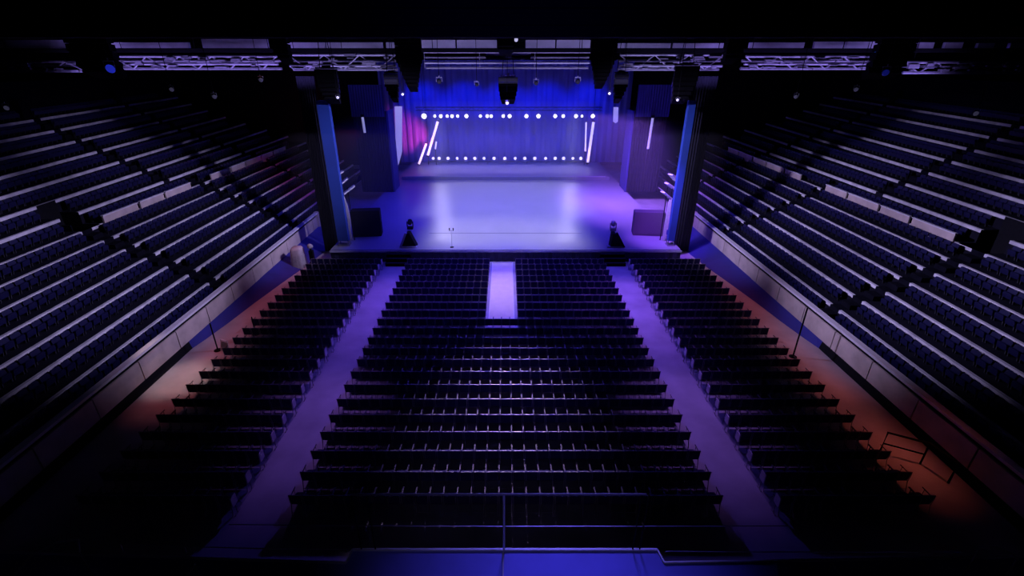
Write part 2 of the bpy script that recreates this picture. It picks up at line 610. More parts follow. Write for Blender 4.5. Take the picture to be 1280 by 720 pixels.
# ------------------------------------------------------------------ stage
SZ, SY = .95, 35.3
st = thing('stage', 'wide grey stage deck with a pale front edge and dark skirt', 'stage', (0, SY, 0))
b = MB()
b.box((0, 19.5, SZ - .1), (27.6, 38.6, .2))
b.build('deck', M['deck'], st)
b = MB()
n = 90
for i in range(n):
    xa, xb = -13.8 + 27.6 * i / n, -13.8 + 27.6 * (i + 1) / n
    da, db = (.05 if i % 2 else .11), (.11 if i % 2 else .05)
    b.hexa([(xa, da, 0), (xb, db, 0), (xb, db + .03, 0), (xa, da + .03, 0), (xa, da, SZ - .2), (xb, db, SZ - .2), (xb, db + .03, SZ - .2), (xa, da + .03, SZ - .2)])
b.build('front_skirt', M['skirt'], st)
b = MB(); b.box((0, -.03, SZ - .07), (27.6, .06, .14))
b.build('front_edge', M['edge'], st)
b = MB()
yj = atz(632, 291.5, SZ).y - SY
b.box((0, yj, SZ + .004), (13.2, .10, .008))
b.build('deck_joint', M['deckline'], st)
# upstage platform
ry = atz(632, 225, SZ).y
rz = at(632, 220.5, ry).z
ris = thing('stage_riser', 'low pale platform across the back of the stage', 'platform', (0, ry, SZ))
b = MB(); b.box((0, 5.5, (rz - SZ - .04) / 2 + .002), (26, 11, rz - SZ - .044)); b.build('platform', M['deck'], ris)
b = MB(); b.box((0, 0.03, rz - SZ - .03), (25.0, .14, .10)); b.build('front_edge', M['edge'], ris)
BY = ry + 9.5      # backdrop plane

# backdrop: pleated cloth
b = MB()
n = 120
for i in range(n):
    xa, xb = -17 + 34 * i / n, -17 + 34 * (i + 1) / n
    fa = .12 * math.sin(i * 1.9) + .05 * math.sin(i * .7); fb = .12 * math.sin((i + 1) * 1.9) + .05 * math.sin((i + 1) * .7)
    b.quad((xa, BY + fa, rz), (xb, BY + fb, rz), (xb, BY + fb, 14.6), (xa, BY + fa, 14.6))
    b.quad((xb, BY + fb + .03, rz), (xa, BY + fa + .03, rz), (xa, BY + fa + .03, 14.6), (xb, BY + fb + .03, 14.6))
tag(b.build('backdrop_curtain', M['cyc'], smooth=True), 'blue-lit pleated backdrop cloth closing the back of the stage', 'curtain')

# wings and borders
WY = 54.0
for s in (-1, 1):
    W = 'left' if s < 0 else 'right'
    inner = abs(at(487 if s < 0 else 788, 190, WY).x)
    b = MB(); n = 26
    for i in range(n):
        xa, xb = inner + 3.5 * i / n, inner + 3.5 * (i + 1) / n
        fa, fb = .12 * (i % 2), .12 * ((i + 1) % 2)
        b.hexa([(s * xa, WY + fa, SZ), (s * xb, WY + fb, SZ), (s * xb, WY + fb + .05, SZ), (s * xa, WY + fa + .05, SZ),
                (s * xa, WY + fa, 9.6), (s * xb, WY + fb, 9.6), (s * xb, WY + fb + .05, 9.6), (s * xa, WY + fa + .05, 9.6)])
    tag(b.build('wing_curtain', M['wing']), 'black wing curtain on the %s edge of the stage' % W, 'curtain', 'black wing curtains')
    zb, zt = at(632, 146, WY - .4).z, at(632, 106, WY - .4).z
    b = MB(); n = 26
    for i in range(n):
        xa, xb = inner + 3.5 * i / n, inner + 3.5 * (i + 1) / n
        fa, fb = .06 * (i % 2), .06 * ((i + 1) % 2)
        b.hexa([(s * xa, WY - .5 + fa, zb), (s * xb, WY - .5 + fb, zb), (s * xb, WY - .45 + fb, zb), (s * xa, WY - .45 + fa, zb),
                (s * xa, WY - .5 + fa, zt), (s * xb, WY - .5 + fb, zt), (s * xb, WY - .45 + fb, zt), (s * xa, WY - .45 + fa, zt)])
    tag(b.build('border_curtain_hanging', M['border']), 'short dark blue border hung over the %s wing curtain' % W, 'curtain', 'blue border cloths')
    # inner return flat
    b = MB()
    x = inner - .15
    b.box((s * (x + .1), WY + 1.6, 5.3), (.16, 2.8, 8.6))
    b.box((s * (x + .1), WY + .18, 5.3), (.26, .12, 8.7))
    tag(b.build('return_flat', M['border']), 'narrow blue return flat standing inside the %s wing curtain' % W, 'flat', 'blue return flats')
    # glowing tube made up for the lit gap in the wing curtain
    px0, py0, px1, py1 = ((453, 146, 456, 166) if s < 0 else (816, 147, 810, 186))
    t = thing('light_tube', 'thin glowing strip standing for a lit gap in the %s wing curtain' % W, 'light tube', at((px0 + px1) / 2, py0, WY - .7), group='glowing strips for the curtain gaps')
    a, e = at(px0, py0, WY - .7), at(px1, py1, WY - .7)
    b = MB(); b.tube([Vector((0, 0, 0)) + a - t.location, e - t.location], .13, 8); b.build('tube', M['slot'], t)
    b = MB(); b.box(a - t.location + Vector((0, 0, .1)), (.3, .3, .25)); b.build('end_cap', M['speaker'], t)

# blue cloth-wrapped towers at the stage's front corners
for s in (-1, 1):
    W = 'left' if s < 0 else 'right'
    x = 13.0 if s < 0 else 13.27
    wdt = .85 if s < 0 else .5
    t = thing('stage_tower', 'tall blue-wrapped tower at the %s front corner of the stage' % W, 'tower', (s * x, 36.6, SZ), group='blue stage towers')
    b = MB(); b.box((0, 0, 5.65), (wdt, .44, 10.5)); b.build('cloth_cover', M['tower'], t)
    b = MB()
    for sx in (-1, 1):
        for sy in (-1, 1):
            b.tube([(sx * wdt * .44, sy * .18, 0), (sx * wdt * .44, sy * .18, 10.8)], .03, 6)
    for z in [i * .6 for i in range(1, 17)]:
        for sy in (-1, 1):
            bar(b, (-wdt * .44, sy * .18, z), (wdt * .44, sy * .18, z + .3), .025, .025)
    b.build('lattice_mast', M['truss'], t)
    b = MB(); b.box((0, 0, .04), (wdt + .1, .6, .08)); b.build('base_plate', M['metal'], t)

# upright lit panels beside the backdrop
for s in (-1, 1):
    W = 'left' if s < 0 else 'right'
    if s < 0:
        poly = [(493.2, 133), (502.4, 133), (502.4, 190), (498, 206), (496, 206), (494.3, 170)]
    else:
        poly = [(767.2, 134), (773.0, 134), (772.4, 152), (769.8, 154), (769.2, 154), (766.6, 152)]
    yy = WY + 6
    P = [at(px, py, yy) for px, py in poly]
    o0 = Vector((sum(p.x for p in P) / len(P), yy, P[-2].z))
    t = thing('light_column', 'upright lavender light column at the %s end of the backdrop' % W, 'light panel', o0, group='upright light columns')
    b = MB(); b.prism([p - o0 for p in P], [p - o0 + Vector((0, .12, 0)) for p in P]); b.build('glowing_face', M['panel'] if s < 0 else M['tubev'] if False else M['panel'], t)
    b = MB(); b.box((0, .2, (P[0].z - o0.z) / 2), (.25, .12, P[0].z - o0.z)); b.build('backing', M['speaker'], t)

# ------------------------------------------------------------------ stage lamps
LY = BY - 1.4


def spot_fixture(name, label, loc, lensm, r=.2, group=None, face=Vector((0, -1, -.1)), hang=True):
    """small round lamp: body, lens, yoke"""
    t = thing(name, label, 'lamp', loc, group=group)
    q = face.normalized().to_track_quat('Z', 'Y').to_matrix()
    b = MB(); b.lathe([(r * .55, -r * 1.8), (r * .8, -r * 1.5), (r * 1.08, 0)], (0, 0, 0), 10, 0, q); b.build('housing', M['speaker'], t, True)
    b = MB(); b.lathe([(r, .0), (r * .9, r * .22), (r * .5, r * .36)], (0, 0, 0), 12, 0, q); b.build('lens', lensm, t, True)
    b = MB()
    d = 1 if hang else -1
    b.tube([(-r * 1.25, 0, 0), (-r * 1.25, 0, d * r * 1.7), (r * 1.25, 0, d * r * 1.7), (r * 1.25, 0, 0)], r * .12, 5)
    b.tube([(0, 0, d * r * 1.7), (0, 0, d * r * 2.4)], r * .15, 5)
    b.build('yoke', M['metal'], t)
    return t


tops = [(530, 3.6), (543.5, 1.9), (551, 2.4), (559, 2.0), (565, 2.3), (572, 2.0), (583, 2.6), (600.5, 2.0), (609, 2.3), (614, 2.2), (629, 2.1), (637, 2.6),
        (658, 2.6), (673, 2.8), (694, 2.6), (704, 2.3), (720, 2.5), (727.5, 1.7), (741, 2.7)]
tlab = ordinal
for i, (px, rp) in enumerate(tops):
    p = at(px, 145.2, LY)
    r = rp * project(p.x, p.y, p.z)[2] / F_PX * .85
    spot_fixture('stage_spotlight', '%s white lamp from the left in the row hung high across the backdrop' % ordinal(i + 1).capitalize(), p, M['lamp'], r, 'white lamps over the backdrop')
# truss that carries them
a, e = at(520, 139, LY), at(752, 139, LY)
t = thing('lighting_truss_hanging', 'dark truss carrying the row of white lamps before the backdrop', 'truss', (0, LY, a.z))
b = MB()
for dy, dz in ((-.2, .1), (.2, .1), (-.2, .5), (.2, .5)):
    b.tube([(a.x, dy, dz), (e.x, dy, dz)], .035, 6)
b.build('chord_pipes', M['speaker'], t)
b = MB(); n = 40
for i in range(n):
    xa, xb = a.x + (e.x - a.x) * i / n, a.x + (e.x - a.x) * (i + 1) / n
    b.tube([(xa, -.2, .1 if i % 2 else .5), (xb, -.2, .5 if i % 2 else .1)], .018, 5)
b.build('lattice', M['speaker'], t)
for x in (a.x + 1, 0, e.x - 1):
    b = MB(); b.tube([(x, 0, .5), (x, 0, 17 - a.z)], .02, 5); b.build('hanging_cable', M['speaker'], t)

bots = [541.5, 549, 560, 571.5, 582, 593.5, 605, 617.5, 631, 644, 656, 668.5, 682, 694, 704.5, 716, 726]
for i, px in enumerate(bots):
    p = at(px, 198, LY)
    r = (2.35 if i % 3 else 2.0) * project(p.x, p.y, p.z)[2] / F_PX * .85
    spot_fixture('floor_lamp', '%s violet lamp from the left in the row low along the backdrop foot' % ordinal(i + 1).capitalize(), p, M['lampf'], r, 'violet lamps along the foot of the backdrop', hang=False)
# pipe stands bar under the low lamps
a, e = at(536, 202, LY), at(732, 202, LY)
t = thing('lamp_rail', 'dark low rail carrying the violet lamps along the backdrop foot', 'rail', (0, LY + .05, rz))
b = MB(); b.tube([(a.x, 0, a.z - rz), (e.x, 0, a.z - rz)], .05, 6); b.build('rail_pipe', M['speaker'], t)
b = MB()
for i in range(9):
    x = a.x + (e.x - a.x) * i / 8
    b.tube([(x, 0, 0), (x, 0, a.z - rz)], .03, 5)
b.build('rail_post', M['speaker'], t)

# leaning light tubes
tubes = [(547.5, 151, 534.5, 195, .26, 'tubep', 'long pink light tube leaning inside the left end of the lamp rows'),
         (533, 179, 523.5, 207, .24, 'tubep', 'short pink light tube leaning outermost left before the magenta haze'),
         (545.5, 177, 544, 187, .16, 'tubev', 'small violet tube beside the long leaning tube on the left'),
         (742, 151.5, 734.5, 204, .30, 'tubev', 'long lavender tube leaning at the right end of the lamp rows'),
         (732.7, 152, 731.6, 190, .17, 'tubev', 'thin upright violet tube just inside the right leaning tube')]
for x0, y0, x1, y1, r, mm, lab in tubes:
    a, e = at(x0, y0, LY - .3), at(x1, y1, LY - .9)
    e.z = max(e.z, rz + .1)
    t = thing('light_tube', lab, 'light tube', e, group='leaning light tubes on the stage')
    d = a - e
    b = MB(); b.tube([d * .02, d * .5, d * .98], r * .6, 8); b.build('tube', M[mm], t, True)
    b = MB(); b.tube([d * -.02, d * .02], r * .75, 8); b.tube([d * .98, d * 1.02], r * .75, 8); b.build('end_cap', M['speaker'], t)
    b = MB(); b.tube([(0, .3, rz - e.z), d * .04 + Vector((0, .12, 0))], .05, 6); b.build('foot_stand', M['speaker'], t)

# ------------------------------------------------------------------ things standing on the stage
def stage_speaker(px0, px1, py0, py1, skew, label, col):
    Y = atz((px0 + px1) / 2, py1, SZ).y
    a, e = at(px0, py1, Y), at(px1, py1, Y)
    h = at(px0, py0, Y).z - SZ
    w = e.x - a.x
    t = thing('stage_loudspeaker', label, 'loudspeaker', ((a.x + e.x) / 2, Y, SZ), (0, 0, skew), 'loudspeakers on the stage corners')
    b = MB(); b.rbox((0, .5, h / 2), (w, .95, h), .08); b.build('cabinet', col, t)
    b = MB(); b.box((0, .01, h / 2), (w * .86, .04, h * .84)); b.build('grille', M['grille'] if col is M['speaker'] else col, t)
    b = MB()
    for sx in (-1, 1):
        b.tube([(sx * (w / 2 + .01), .3, h * .55), (sx * (w / 2 + .05), .35, h * .6), (sx * (w / 2 + .05), .65, h * .6), (sx * (w / 2 + .01), .7, h * .55)], .02, 5)
    b.build('handle', M['metal'], t)
    b = MB()
    for sx in (-1, 1):
        for sy in (.15, .85):
            b.lathe([(.04, 0), (.04, .05)], (sx * w * .4, sy, -.0), 8)
    b.build('foot', M['metal'], t)


stage_speaker(442, 477, 264, 296, .12, 'black boxy loudspeaker standing on the left corner of the stage', M['speaker'])
stage_speaker(791, 828, 266, 295, -.12, 'violet-lit boxy loudspeaker standing on the right corner of the stage', M['litbox'])

# wedge monitors with a small moving head behind each
for s in (-1, 1):
    W = 'left' if s < 0 else 'right'
    p = atz(511 if s < 0 else 769, 309, SZ)
    t = thing('wedge_monitor', 'small wedge monitor on the stage edge above the head of the %s aisle' % W, 'monitor speaker', (p.x, p.y, SZ), (0, 0, 0), 'wedge monitors on the stage edge')
    b = MB()
    A = [(-.62, 0), (.62, 0), (.12, 1.15), (-.12, 1.15)]
    if s > 0:
        A = [(-.4, 0), (.62, 0), (-.02, 1.1), (-.3, 1.1)]
    b.prism([(x, 0, z) for x, z in A], [(x, .7, z) for x, z in A]); b.build('cabinet', M['speaker'], t)
    b = MB(); bar(b, (s * -.0 - (.66 if s < 0 else -.70), -.02, .02), (-.13 if s < 0 else -.0, -.02, 1.2), .20, .16)
    b.build('pale_side' if s < 0 else 'dark_side', M['edge'] if s < 0 else M['speaker'], t)
    b = MB(); b.box((0, .02, .05), (1.3, .3, .06)); b.build('base_plate', M['edge'] if s < 0 else M['deck'], t)
    p2 = atz(513 if s < 0 else 766, 286 if s < 0 else 288, SZ)
    t = thing('moving_head_lamp', 'small %s moving-head lamp standing behind the wedge at the %s aisle' % ('dark' if s < 0 else 'pale', W), 'lamp', (p2.x, p2.y, SZ), group='moving-head lamps on the stage edge')
    mm = M['speaker'] if s < 0 else M['metal']
    b = MB(); b.box((0, 0, .1), (.5, .4, .2)); b.build('base', mm, t)
    b = MB()
    for sx in (-1, 1):
        b.box((sx * .25, 0, .42), (.06, .2, .5))
    b.build('yoke', mm, t)
    b = MB(); b.lathe([(.13, -.22), (.2, -.1), (.2, .2), (.17, .24)], (0, 0, .6), 12, 0, Rx(-.9)); b.build('head', mm, t, True)

# stage-front step blocks at the aisle heads
for s in (-1, 1):
    W = 'left' if s < 0 else 'right'
    t = thing('step_unit', 'black step unit against the stage front at the head of the %s aisle' % W, 'steps', (s * 8.35, SY - .02, 0), group='step units at the aisle heads')
    b = MB()
    for k in range(3):
        b.box((0, -.16 - .3 * k, (.78 - .26 * k) / 2), (1.9, .30, .78 - .26 * k))
    b.build('steps', M['black'], t)
    b = MB()
    for k in range(3):
        b.box((0, -.30 - .3 * k, .785 - .26 * k), (1.9, .04, .02))
    b.build('nosing', M['skirt'], t)

# microphone on a stand at the stage front
p = atz(565, 309, SZ)
t = thing('microphone_stand', 'thin microphone stand near the stage front edge', 'microphone stand', (p.x, p.y, SZ))
h = at(565, 287, p.y).z - SZ
b = MB(); b.lathe([(.16, 0), (.16, .02), (.04, .05)], (0, 0, 0), 12); b.build('base', M['speaker'], t)
b = MB(); b.tube([(0, 0, .03), (0, 0, h)], .018, 6); b.build('pole', M['metal'], t)
for dx in (-.13, .17):
    b = MB(); b.lathe([(.02, -.1), (.03, .02), (.05, .06), (.05, .12), (.02, .15)], (dx, -.05, h), 8); b.build('microphone', M['speaker'], t)
b = MB(); b.tube([(-.13, -.05, h - .05), (.17, -.05, h - .05)], .012, 5); b.build('crossbar', M['speaker'], t)

# side access stairs: three pale treads and a draped stringer
for s in (-1, 1):
    W = 'left' if s < 0 else 'right'
    Y = 37.5
    if s < 0:
        segs = [((417, 222), (429, 213.5)), ((420.5, 234.5), (434.5, 222.5)), ((430, 242), (443, 232))]
        drop = [(428, 245), (433, 258), (436.5, 275), (437, 290), (439, 300)]
    else:
        segs = [((838, 218), (845, 226)), ((833, 229), (843.5, 237)), ((828.5, 240), (838, 248))]
        drop = [(838, 250), (836, 262), (833, 277), (831, 290), (829, 302)]
    o0 = Vector((at(drop[-1][0], 300, Y).x, Y, SZ))
    t = thing('access_stair', 'narrow open stair with pale treads beside the %s blue tower' % W, 'stair', o0, group='open stairs at the stage sides')
    for k, (u, v) in enumerate(segs):
        a, e = at(*u, Y), at(*v, Y + .3)
        b = MB(); bar(b, a - o0, e - o0, .5, .10); b.build('tread', M['edge'], t)
    b = MB()
    pts = [at(x, y, Y) - o0 for x, y in drop]
    for q, w in zip(pts, pts[1:]):
        bar(b, q, w, .22, .10)
    b.build('pale_stringer', M['rail'], t)
    b = MB()
    for dx in (-.3, .35):
        b.tube([(dx * .6, .25, 0), (dx * .6, .25, 4.4)], .035, 6)
    b.build('post', M['speaker'], t)

# ------------------------------------------------------------------ hung loudspeakers
def line_array(px, py0, py1, wpx, Y, nbox, label, taper=.55, curve=.5, group='line arrays hung before the stage'):
    top = at(px, py0, Y); bot = at(px, py1, Y)
    zc = project(top.x, Y, top.z)[2]
    w = wpx * zc / F_PX
    H = top.z - bot.z
    t = thing('line_array_hanging', label, 'loudspeaker', (top.x, Y, top.z), group=group)
    hb = H / nbox
    for k in range(nbox):
        f = k / max(1, nbox - 1)
        ww = w * (1 - taper * max(0, f - .45) / .55)
        b = MB()
        ang = -curve * f * f
        zz = -hb * (k + .5)
        dy = .9 * curve * f * f
        R = Rx(ang)
        A = [(-ww / 2, -.35, -hb * .46), (ww / 2, -.35, -hb * .46), (ww * .4, .45, -hb * .42), (-ww * .4, .45, -hb * .42)]
        B = [(x, y, -z) for x, y, z in A]
        b.hexa([R @ Vector(q) + Vector((0, dy, zz)) for q in A + B])
        cab = b.build('cabinet', M['speaker'], t)
        g = MB(); g.box(R @ Vector((0, -.37, 0)) + Vector((0, dy, zz)), (ww * .9, .03, hb * .7), 0, R); g.build('grille', M['grille'], cab)
    b = MB(); b.box((0, 0, .06), (w * .8, 1.0, .10)); b.box((0, 0, .16), (.2, 1.2, .12)); b.build('rigging_frame', M['speaker'], t)
    b = MB()
    for sx in (-.3, .3):
        b.tube([(sx * w, 0, .1), (sx * w * .4, 0, 17 - top.z)], .025, 5)
    b.build('chain', M['speaker'], t)


line_array(510, 46, 112, 33, 34.0, 12, 'large black line array hung in front of the stage, left of its middle', .62)
line_array(755.5, 44, 108, 33, 34.0, 12, 'large black line array hung in front of the stage, right of its middle', .62)
line_array(408, 86, 128, 27, 35.5, 7, 'shorter black line array hung beside the left blue tower', .3)
line_array(858, 82, 128, 30, 35.5, 7, 'shorter black line array hung beside the right blue tower', .3)
line_array(489, 92, 126, 17, 37.0, 6, 'slim black loudspeaker column hung just outside the large left array', .5)
line_array(776.5, 92, 127, 17, 37.0, 6, 'slim black loudspeaker column hung just outside the large right array', .5)
line_array(635, 96, 128, 24, 37.0, 5, 'short black loudspeaker cluster hung over the middle of the stage', .2)
line_array(349, 47, 77, 21, 33.0, 4, 'compact black loudspeaker hung against the pale baffles left of the arrays', .3)
line_array(921, 47, 77, 24, 33.0, 4, 'compact black loudspeaker hung against the pale baffles right of the arrays', .3)
line_array(110, 44, 95, 54, 29.0, 5, 'bulky black loudspeaker cluster hung high over the left stand', .1)
line_array(1122, 44, 96, 46, 29.0, 5, 'bulky black loudspeaker cluster hung high over the right stand', .1)
line_array(632, 45, 66, 22, 33.0, 3, 'small black box hung high on the centre line below the roof', .15)

# small hung lamps and lenses
small = [(138, 86, 28.0, .22, 'ledb', 'blue-glowing lamp under the bulky cluster over the left stand'),
         (128, 63, 30.9, .20, 'ledb', 'faint violet lamp above the blue one beside the left bulky cluster'),
         (1098.5, 64, 30.9, .20, 'ledc', 'small cyan lamp beside the bulky cluster over the right stand'),
         (1107, 91, 28.0, .17, 'ledd', 'dim blue lamp beneath the cyan one at the right bulky cluster'),
         (214.5, 112, 33, .13, 'glint', 'tiny unlit lamp hung in the dark above the left stand, outer of two'),
         (268, 121, 33, .13, 'glint', 'tiny unlit lamp hung in the dark above the left stand, inner of two'),
         (326, 100, 34, .13, 'glint', 'small lamp hung below the roof truss near the compact left loudspeaker'),
         (995, 121, 33, .12, 'glint', 'tiny unlit lamp hung in the dark above the right stand, inner of two'),
         (1070, 112, 33, .13, 'glint', 'tiny unlit lamp hung in the dark above the right stand, outer of two'),
         (1220, 142, 33, .15, 'glint', 'small lamp hung far out over the right stand top rows'),
         (8, 135, 33, .15, 'glint', 'small lamp hung far out over the left stand top rows'),
         (634, 129, 35.6, .11, 'lampf', 'small bright lamp under the centre loudspeaker cluster'),
         (645, 49.5, 33.4, .13, 'strip', 'small whitish lamp beside the box on the centre line'),
         (503, 118, 32.7, .08, 'strip', 'small lit lamp at the foot of the large left array'),
         (422, 122, 34.2, .09, 'strip', 'small lit lamp beside the shorter left array'),
         (847, 125, 34.2, .09, 'strip', 'small lit lamp beside the shorter right array'),
         (762, 117, 32.7, .08, 'strip', 'small lit lamp at the foot of the large right array'),
         (549, 102, 37, .16, 'black', 'black profile lamp hung at the left of the stage opening'),
         (722, 102, 37, .16, 'black', 'black profile lamp hung at the right of the stage opening'),
         (596, 106, 37, .12, 'black', 'black profile lamp hung left of the centre cluster'),
         (670, 104, 37, .14, 'black', 'black profile lamp hung right of the centre cluster')]
for px, py, Y, r, mm, lab in small:
    p = at(px, py, Y)
    t = spot_fixture('hanging_spotlight', lab, p, M[mm], r, 'small lamps hung under the roof', face=Vector((-.3 if px > 640 else .3, -1, -.3)))
    b = MB(); b.tube([(0, 0, r * 2.4), (0, 0, 17 - p.z)], .02, 5); b.build('drop_pipe', M['speaker'], t)

# ------------------------------------------------------------------ roof trusses and baffles
TY = 38.0


def truss(px0, px1, rows, label, dense, Y=TY):
    a = at(px0, rows[0], Y); e = at(px1, rows[0], Y)
    zs = [at(632, r, Y).z for r in rows]
    t = thing('roof_truss_hanging', label, 'truss', ((a.x + e.x) / 2, Y, zs[-1]), group='roof trusses')
    L = e.x - a.x
    for i, z in enumerate(zs):
        b = MB()
        b.tube([(-L / 2, (i % 2) * .5, z - zs[-1]), (L / 2, (i % 2) * .5, z - zs[-1])], .085 if not dense else .10, 6)
        b.build('chord', M['truss'], t)
    b = MB()
    step = 1.1 if dense else 3.2
    n = max(2, int(L / step))
    zt, zb = zs[0] - zs[-1], 0
    for i in range(n):
        xa, xb = -L / 2 + L * i / n, -L / 2 + L * (i + 1) / n
        if dense:
            b.tube([(xa, 0, zb), (xb, .0, zt)] if i % 2 else [(xa, 0, zt), (xb, .0, zb)], .05, 5)
            for _ in range(3):
                zz = random.uniform(zb, zt)
                b.box(((xa + xb) / 2, -.1, zz), (random.uniform(.25, 1.0), .2, random.uniform(.05, .16)))
        else:
            c_ = MB(); c_.tube([(xa, 0, zb), (xa, 0, zt)], .03, 5); c_.build('post', M['truss'], t)
    if dense: b.build('lattice', M['truss'], t)
    for x in (-L * .45, 0, L * .45):
        b = MB(); b.tube([(x, .2, zt), (x, .2, 17 - zs[-1])], .025, 5); b.build('hanging_rod', M['speaker'], t)


truss(530, 738, (65, 71.5, 78.5, 85), 'middle roof truss of four plain pipes above the stage', False)
truss(360, 494, (68.5, 76, 82.5, 87), 'cluttered roof truss left of the large left array', True)
truss(775, 905, (68.5, 76, 82.5, 87), 'cluttered roof truss right of the large right array', True)
truss(142, 346, (70.5, 76, 80, 86), 'long roof truss between the two left hung loudspeakers', True)
truss(932, 1096, (70.5, 76, 80, 86), 'long roof truss between the two right hung loudspeakers', True)
truss(-80, 102, (77, 82, 89), 'dim roof truss far out over the left stand', True)
truss(1132, 1370, (78, 83, 91), 'dim roof truss far out over the right stand', True)
baf = [(-70, 83, 50, 61), (140, 236, 53, 60), (252, 334, 49, 60), (359, 406, 53, 60), (408, 478, 53, 60), (482, 497, 53, 60), (527, 569, 50, 60), (571, 621, 50, 60),
       (657, 694, 50, 60), (696, 738, 50, 60), (772, 838, 54, 60), (841, 904, 54, 60), (937, 1005, 53, 60), (1018, 1054, 52, 60.5), (1058, 1096, 52, 60.5), (1147, 1167, 53, 63), (1181, 1203, 53, 63), (1222, 1242, 54, 62), (1262, 1360, 54, 62)]
for i, (x0, x1, y0, y1) in enumerate(baf):
    Y = 39.0
    a, e = at(x0, y0, Y), at(x1, y0, Y)
    zb = at(632, y1, Y).z
    t = thing('ceiling_baffle', '%s pale baffle from the left in the band under the black roof' % ordinal(i + 1).capitalize(), 'baffle', ((a.x + e.x) / 2, Y, zb), group='pale baffles under the roof')
    w, h = e.x - a.x, a.z - zb
    b = MB(); b.box((0, 0, h / 2), (w, .25, h)); b.box((0, -.13, h * .5), (w, .03, h * .08)); b.build('panel', M['baffle'], t)
    for sx in (-.4, .4):
        b = MB(); b.tube([(sx * w, 0, h), (sx * w, 0, 17 - zb)], .02, 5); b.build('hanging_rod', M['speaker'], t)
a, e = at(-60, 63, 37.4), at(1340, 63, 37.4)
b = MB(); b.box((0, 37.4, a.z), (e.x - a.x, .3, .26))
struct('beam_roof', b, M['ceil'], 'long black steel beam between the pale baffles and the trusses', 'beam')
b = MB()
a, e = at(607, 66.5, 36.0), at(664, 73, 36.0)
t = thing('gantry_plate', 'pale plate fixed across the middle roof truss', 'plate', ((a.x + e.x) / 2, 36.0, e.z))
b = MB(); b.box((-(e.x - a.x) * .28, 0, (a.z - e.z) / 2), ((e.x - a.x) * .42, .1, a.z - e.z)); b.box(((e.x - a.x) * .28, 0, (a.z - e.z) / 2), ((e.x - a.x) * .42, .1, a.z - e.z)); b.box((0, 0, .1), (e.x - a.x, .1, .18)); b.build('plate', M['baffle'], t)
b = MB(); b.tube([(0, .1, .1), (0, .1, 17 - e.z)], .02, 5); b.build('hanging_rod', M['speaker'], t)
strips = [(486, 506, 45), (521, 530, 44.5), (538, 547, 45), (575, 596, 44.3), (602, 622, 45.8), (652, 672, 45.5), (746, 752, 42), (790, 800, 45)]
for i, (x0, x1, y) in enumerate(strips):
    a, e = at(x0, y, 36.5), at(x1, y, 36.5)
    t = thing('ceiling_strip_light', '%s small bright strip lamp from the left along the edge of the black roof' % ordinal(i + 1).capitalize(), 'lamp', ((a.x + e.x) / 2, 36.5, a.z), group='strip lamps under the roof edge')
    b = MB(); b.box((0, 0, 0), (e.x - a.x, .12, .10)); b.build('lamp_tube', M['strip'], t)
    b = MB(); b.box((0, 0, .1), (e.x - a.x + .1, .2, .06)); b.tube([(0, 0, .1), (0, 0, 17 - a.z)], .02, 5); b.build('fitting', M['speaker'], t)

# ------------------------------------------------------------------ beside the walkways
def pole(px, pyb, pyt, label, r=.035):
    p = atz(px, pyb, 0)
    h = at(px, pyt, p.y).z
    t = thing('barrier_pole', label, 'pole', (p.x, p.y, 0), group='poles beside the walkways')
    b = MB(); b.lathe([(.2, 0), (.2, .03), (.05, .06)], (0, 0, 0), 12); b.build('base', M['speaker'], t)
    b = MB(); b.tube([(0, 0, .04), (0, 0, h)], r, 6); b.build('pole_tube', M['speaker'], t)


pole(272.5, 438, 404, 'thin dark pole on the walkway at the outer end of the left block')
pole(991, 446, 385, 'tall thin dark pole on the walkway at the outer end of the right block', .04)
pole(320, 418, 396, 'short dark pole at the foot of the left stand by the pink walkway', .03)

# barrier at the right walkway's near end
p0, p1, p2 = atz(1099, 566, 0), atz(1150, 580, 0), atz(1185, 604, 0)
t = thing('crowd_barrier', 'dark low handrail barrier across the right walkway near its dim end', 'barrier', p0)
b = MB(); b.tube([(0, 0, .02), (0, 0, 1.05), p1 - p0 + Vector((0, 0, 1.05)), p2 - p0 + Vector((0, 0, 1.0)), p2 - p0 + Vector((0, 0, .02))], .045, 6); b.build('rail_tube', M['speaker'], t)
b = MB(); b.tube([p1 - p0 + Vector((0, 0, .02)), p1 - p0 + Vector((0, 0, 1.05))], .035, 6); b.build('post', M['speaker'], t)
b = MB(); b.tube([(0, 0, .5), p1 - p0 + Vector((0, 0, .5))], .03, 6); b.build('mid_rail', M['speaker'], t)

# lamp stand and sheeted case at the far end of the left walkway
p = atz(392, 332, 0)
t = thing('work_light', 'white-headed work light on a black tripod at the far end of the left walkway', 'work light', (p.x, p.y, 0))
h = at(388, 308, p.y).z
b = MB(); b.tube([(0, 0, .5), (0, 0, h)], .07, 6); b.box((.0, 0, h * .55), (.28, .3, h * .5)); b.build('pole', M['speaker'], t)
for k in range(3):
    w = k * 2 * PI / 3 + .4
    b = MB(); b.tube([(0, 0, .6), (.5 * math.cos(w), .5 * math.sin(w), .02)], .035, 6); b.build('leg', M['speaker'], t)
b = MB(); b.lathe([(.10, -.2), (.19, -.1), (.20, .12), (.16, .2)], (0, 0, h), 12, 0, Rx(1.1)); b.build('lamp_head', M['cloth'], t, True)
p = atz(375, 333, 0)
t = thing('covered_case', 'flight case under a grey sheet against the far end of the left parapet', 'case', (p.x, p.y, 0))
b = MB()
nx = 14
ring = []
hz = at(377, 309, p.y).z
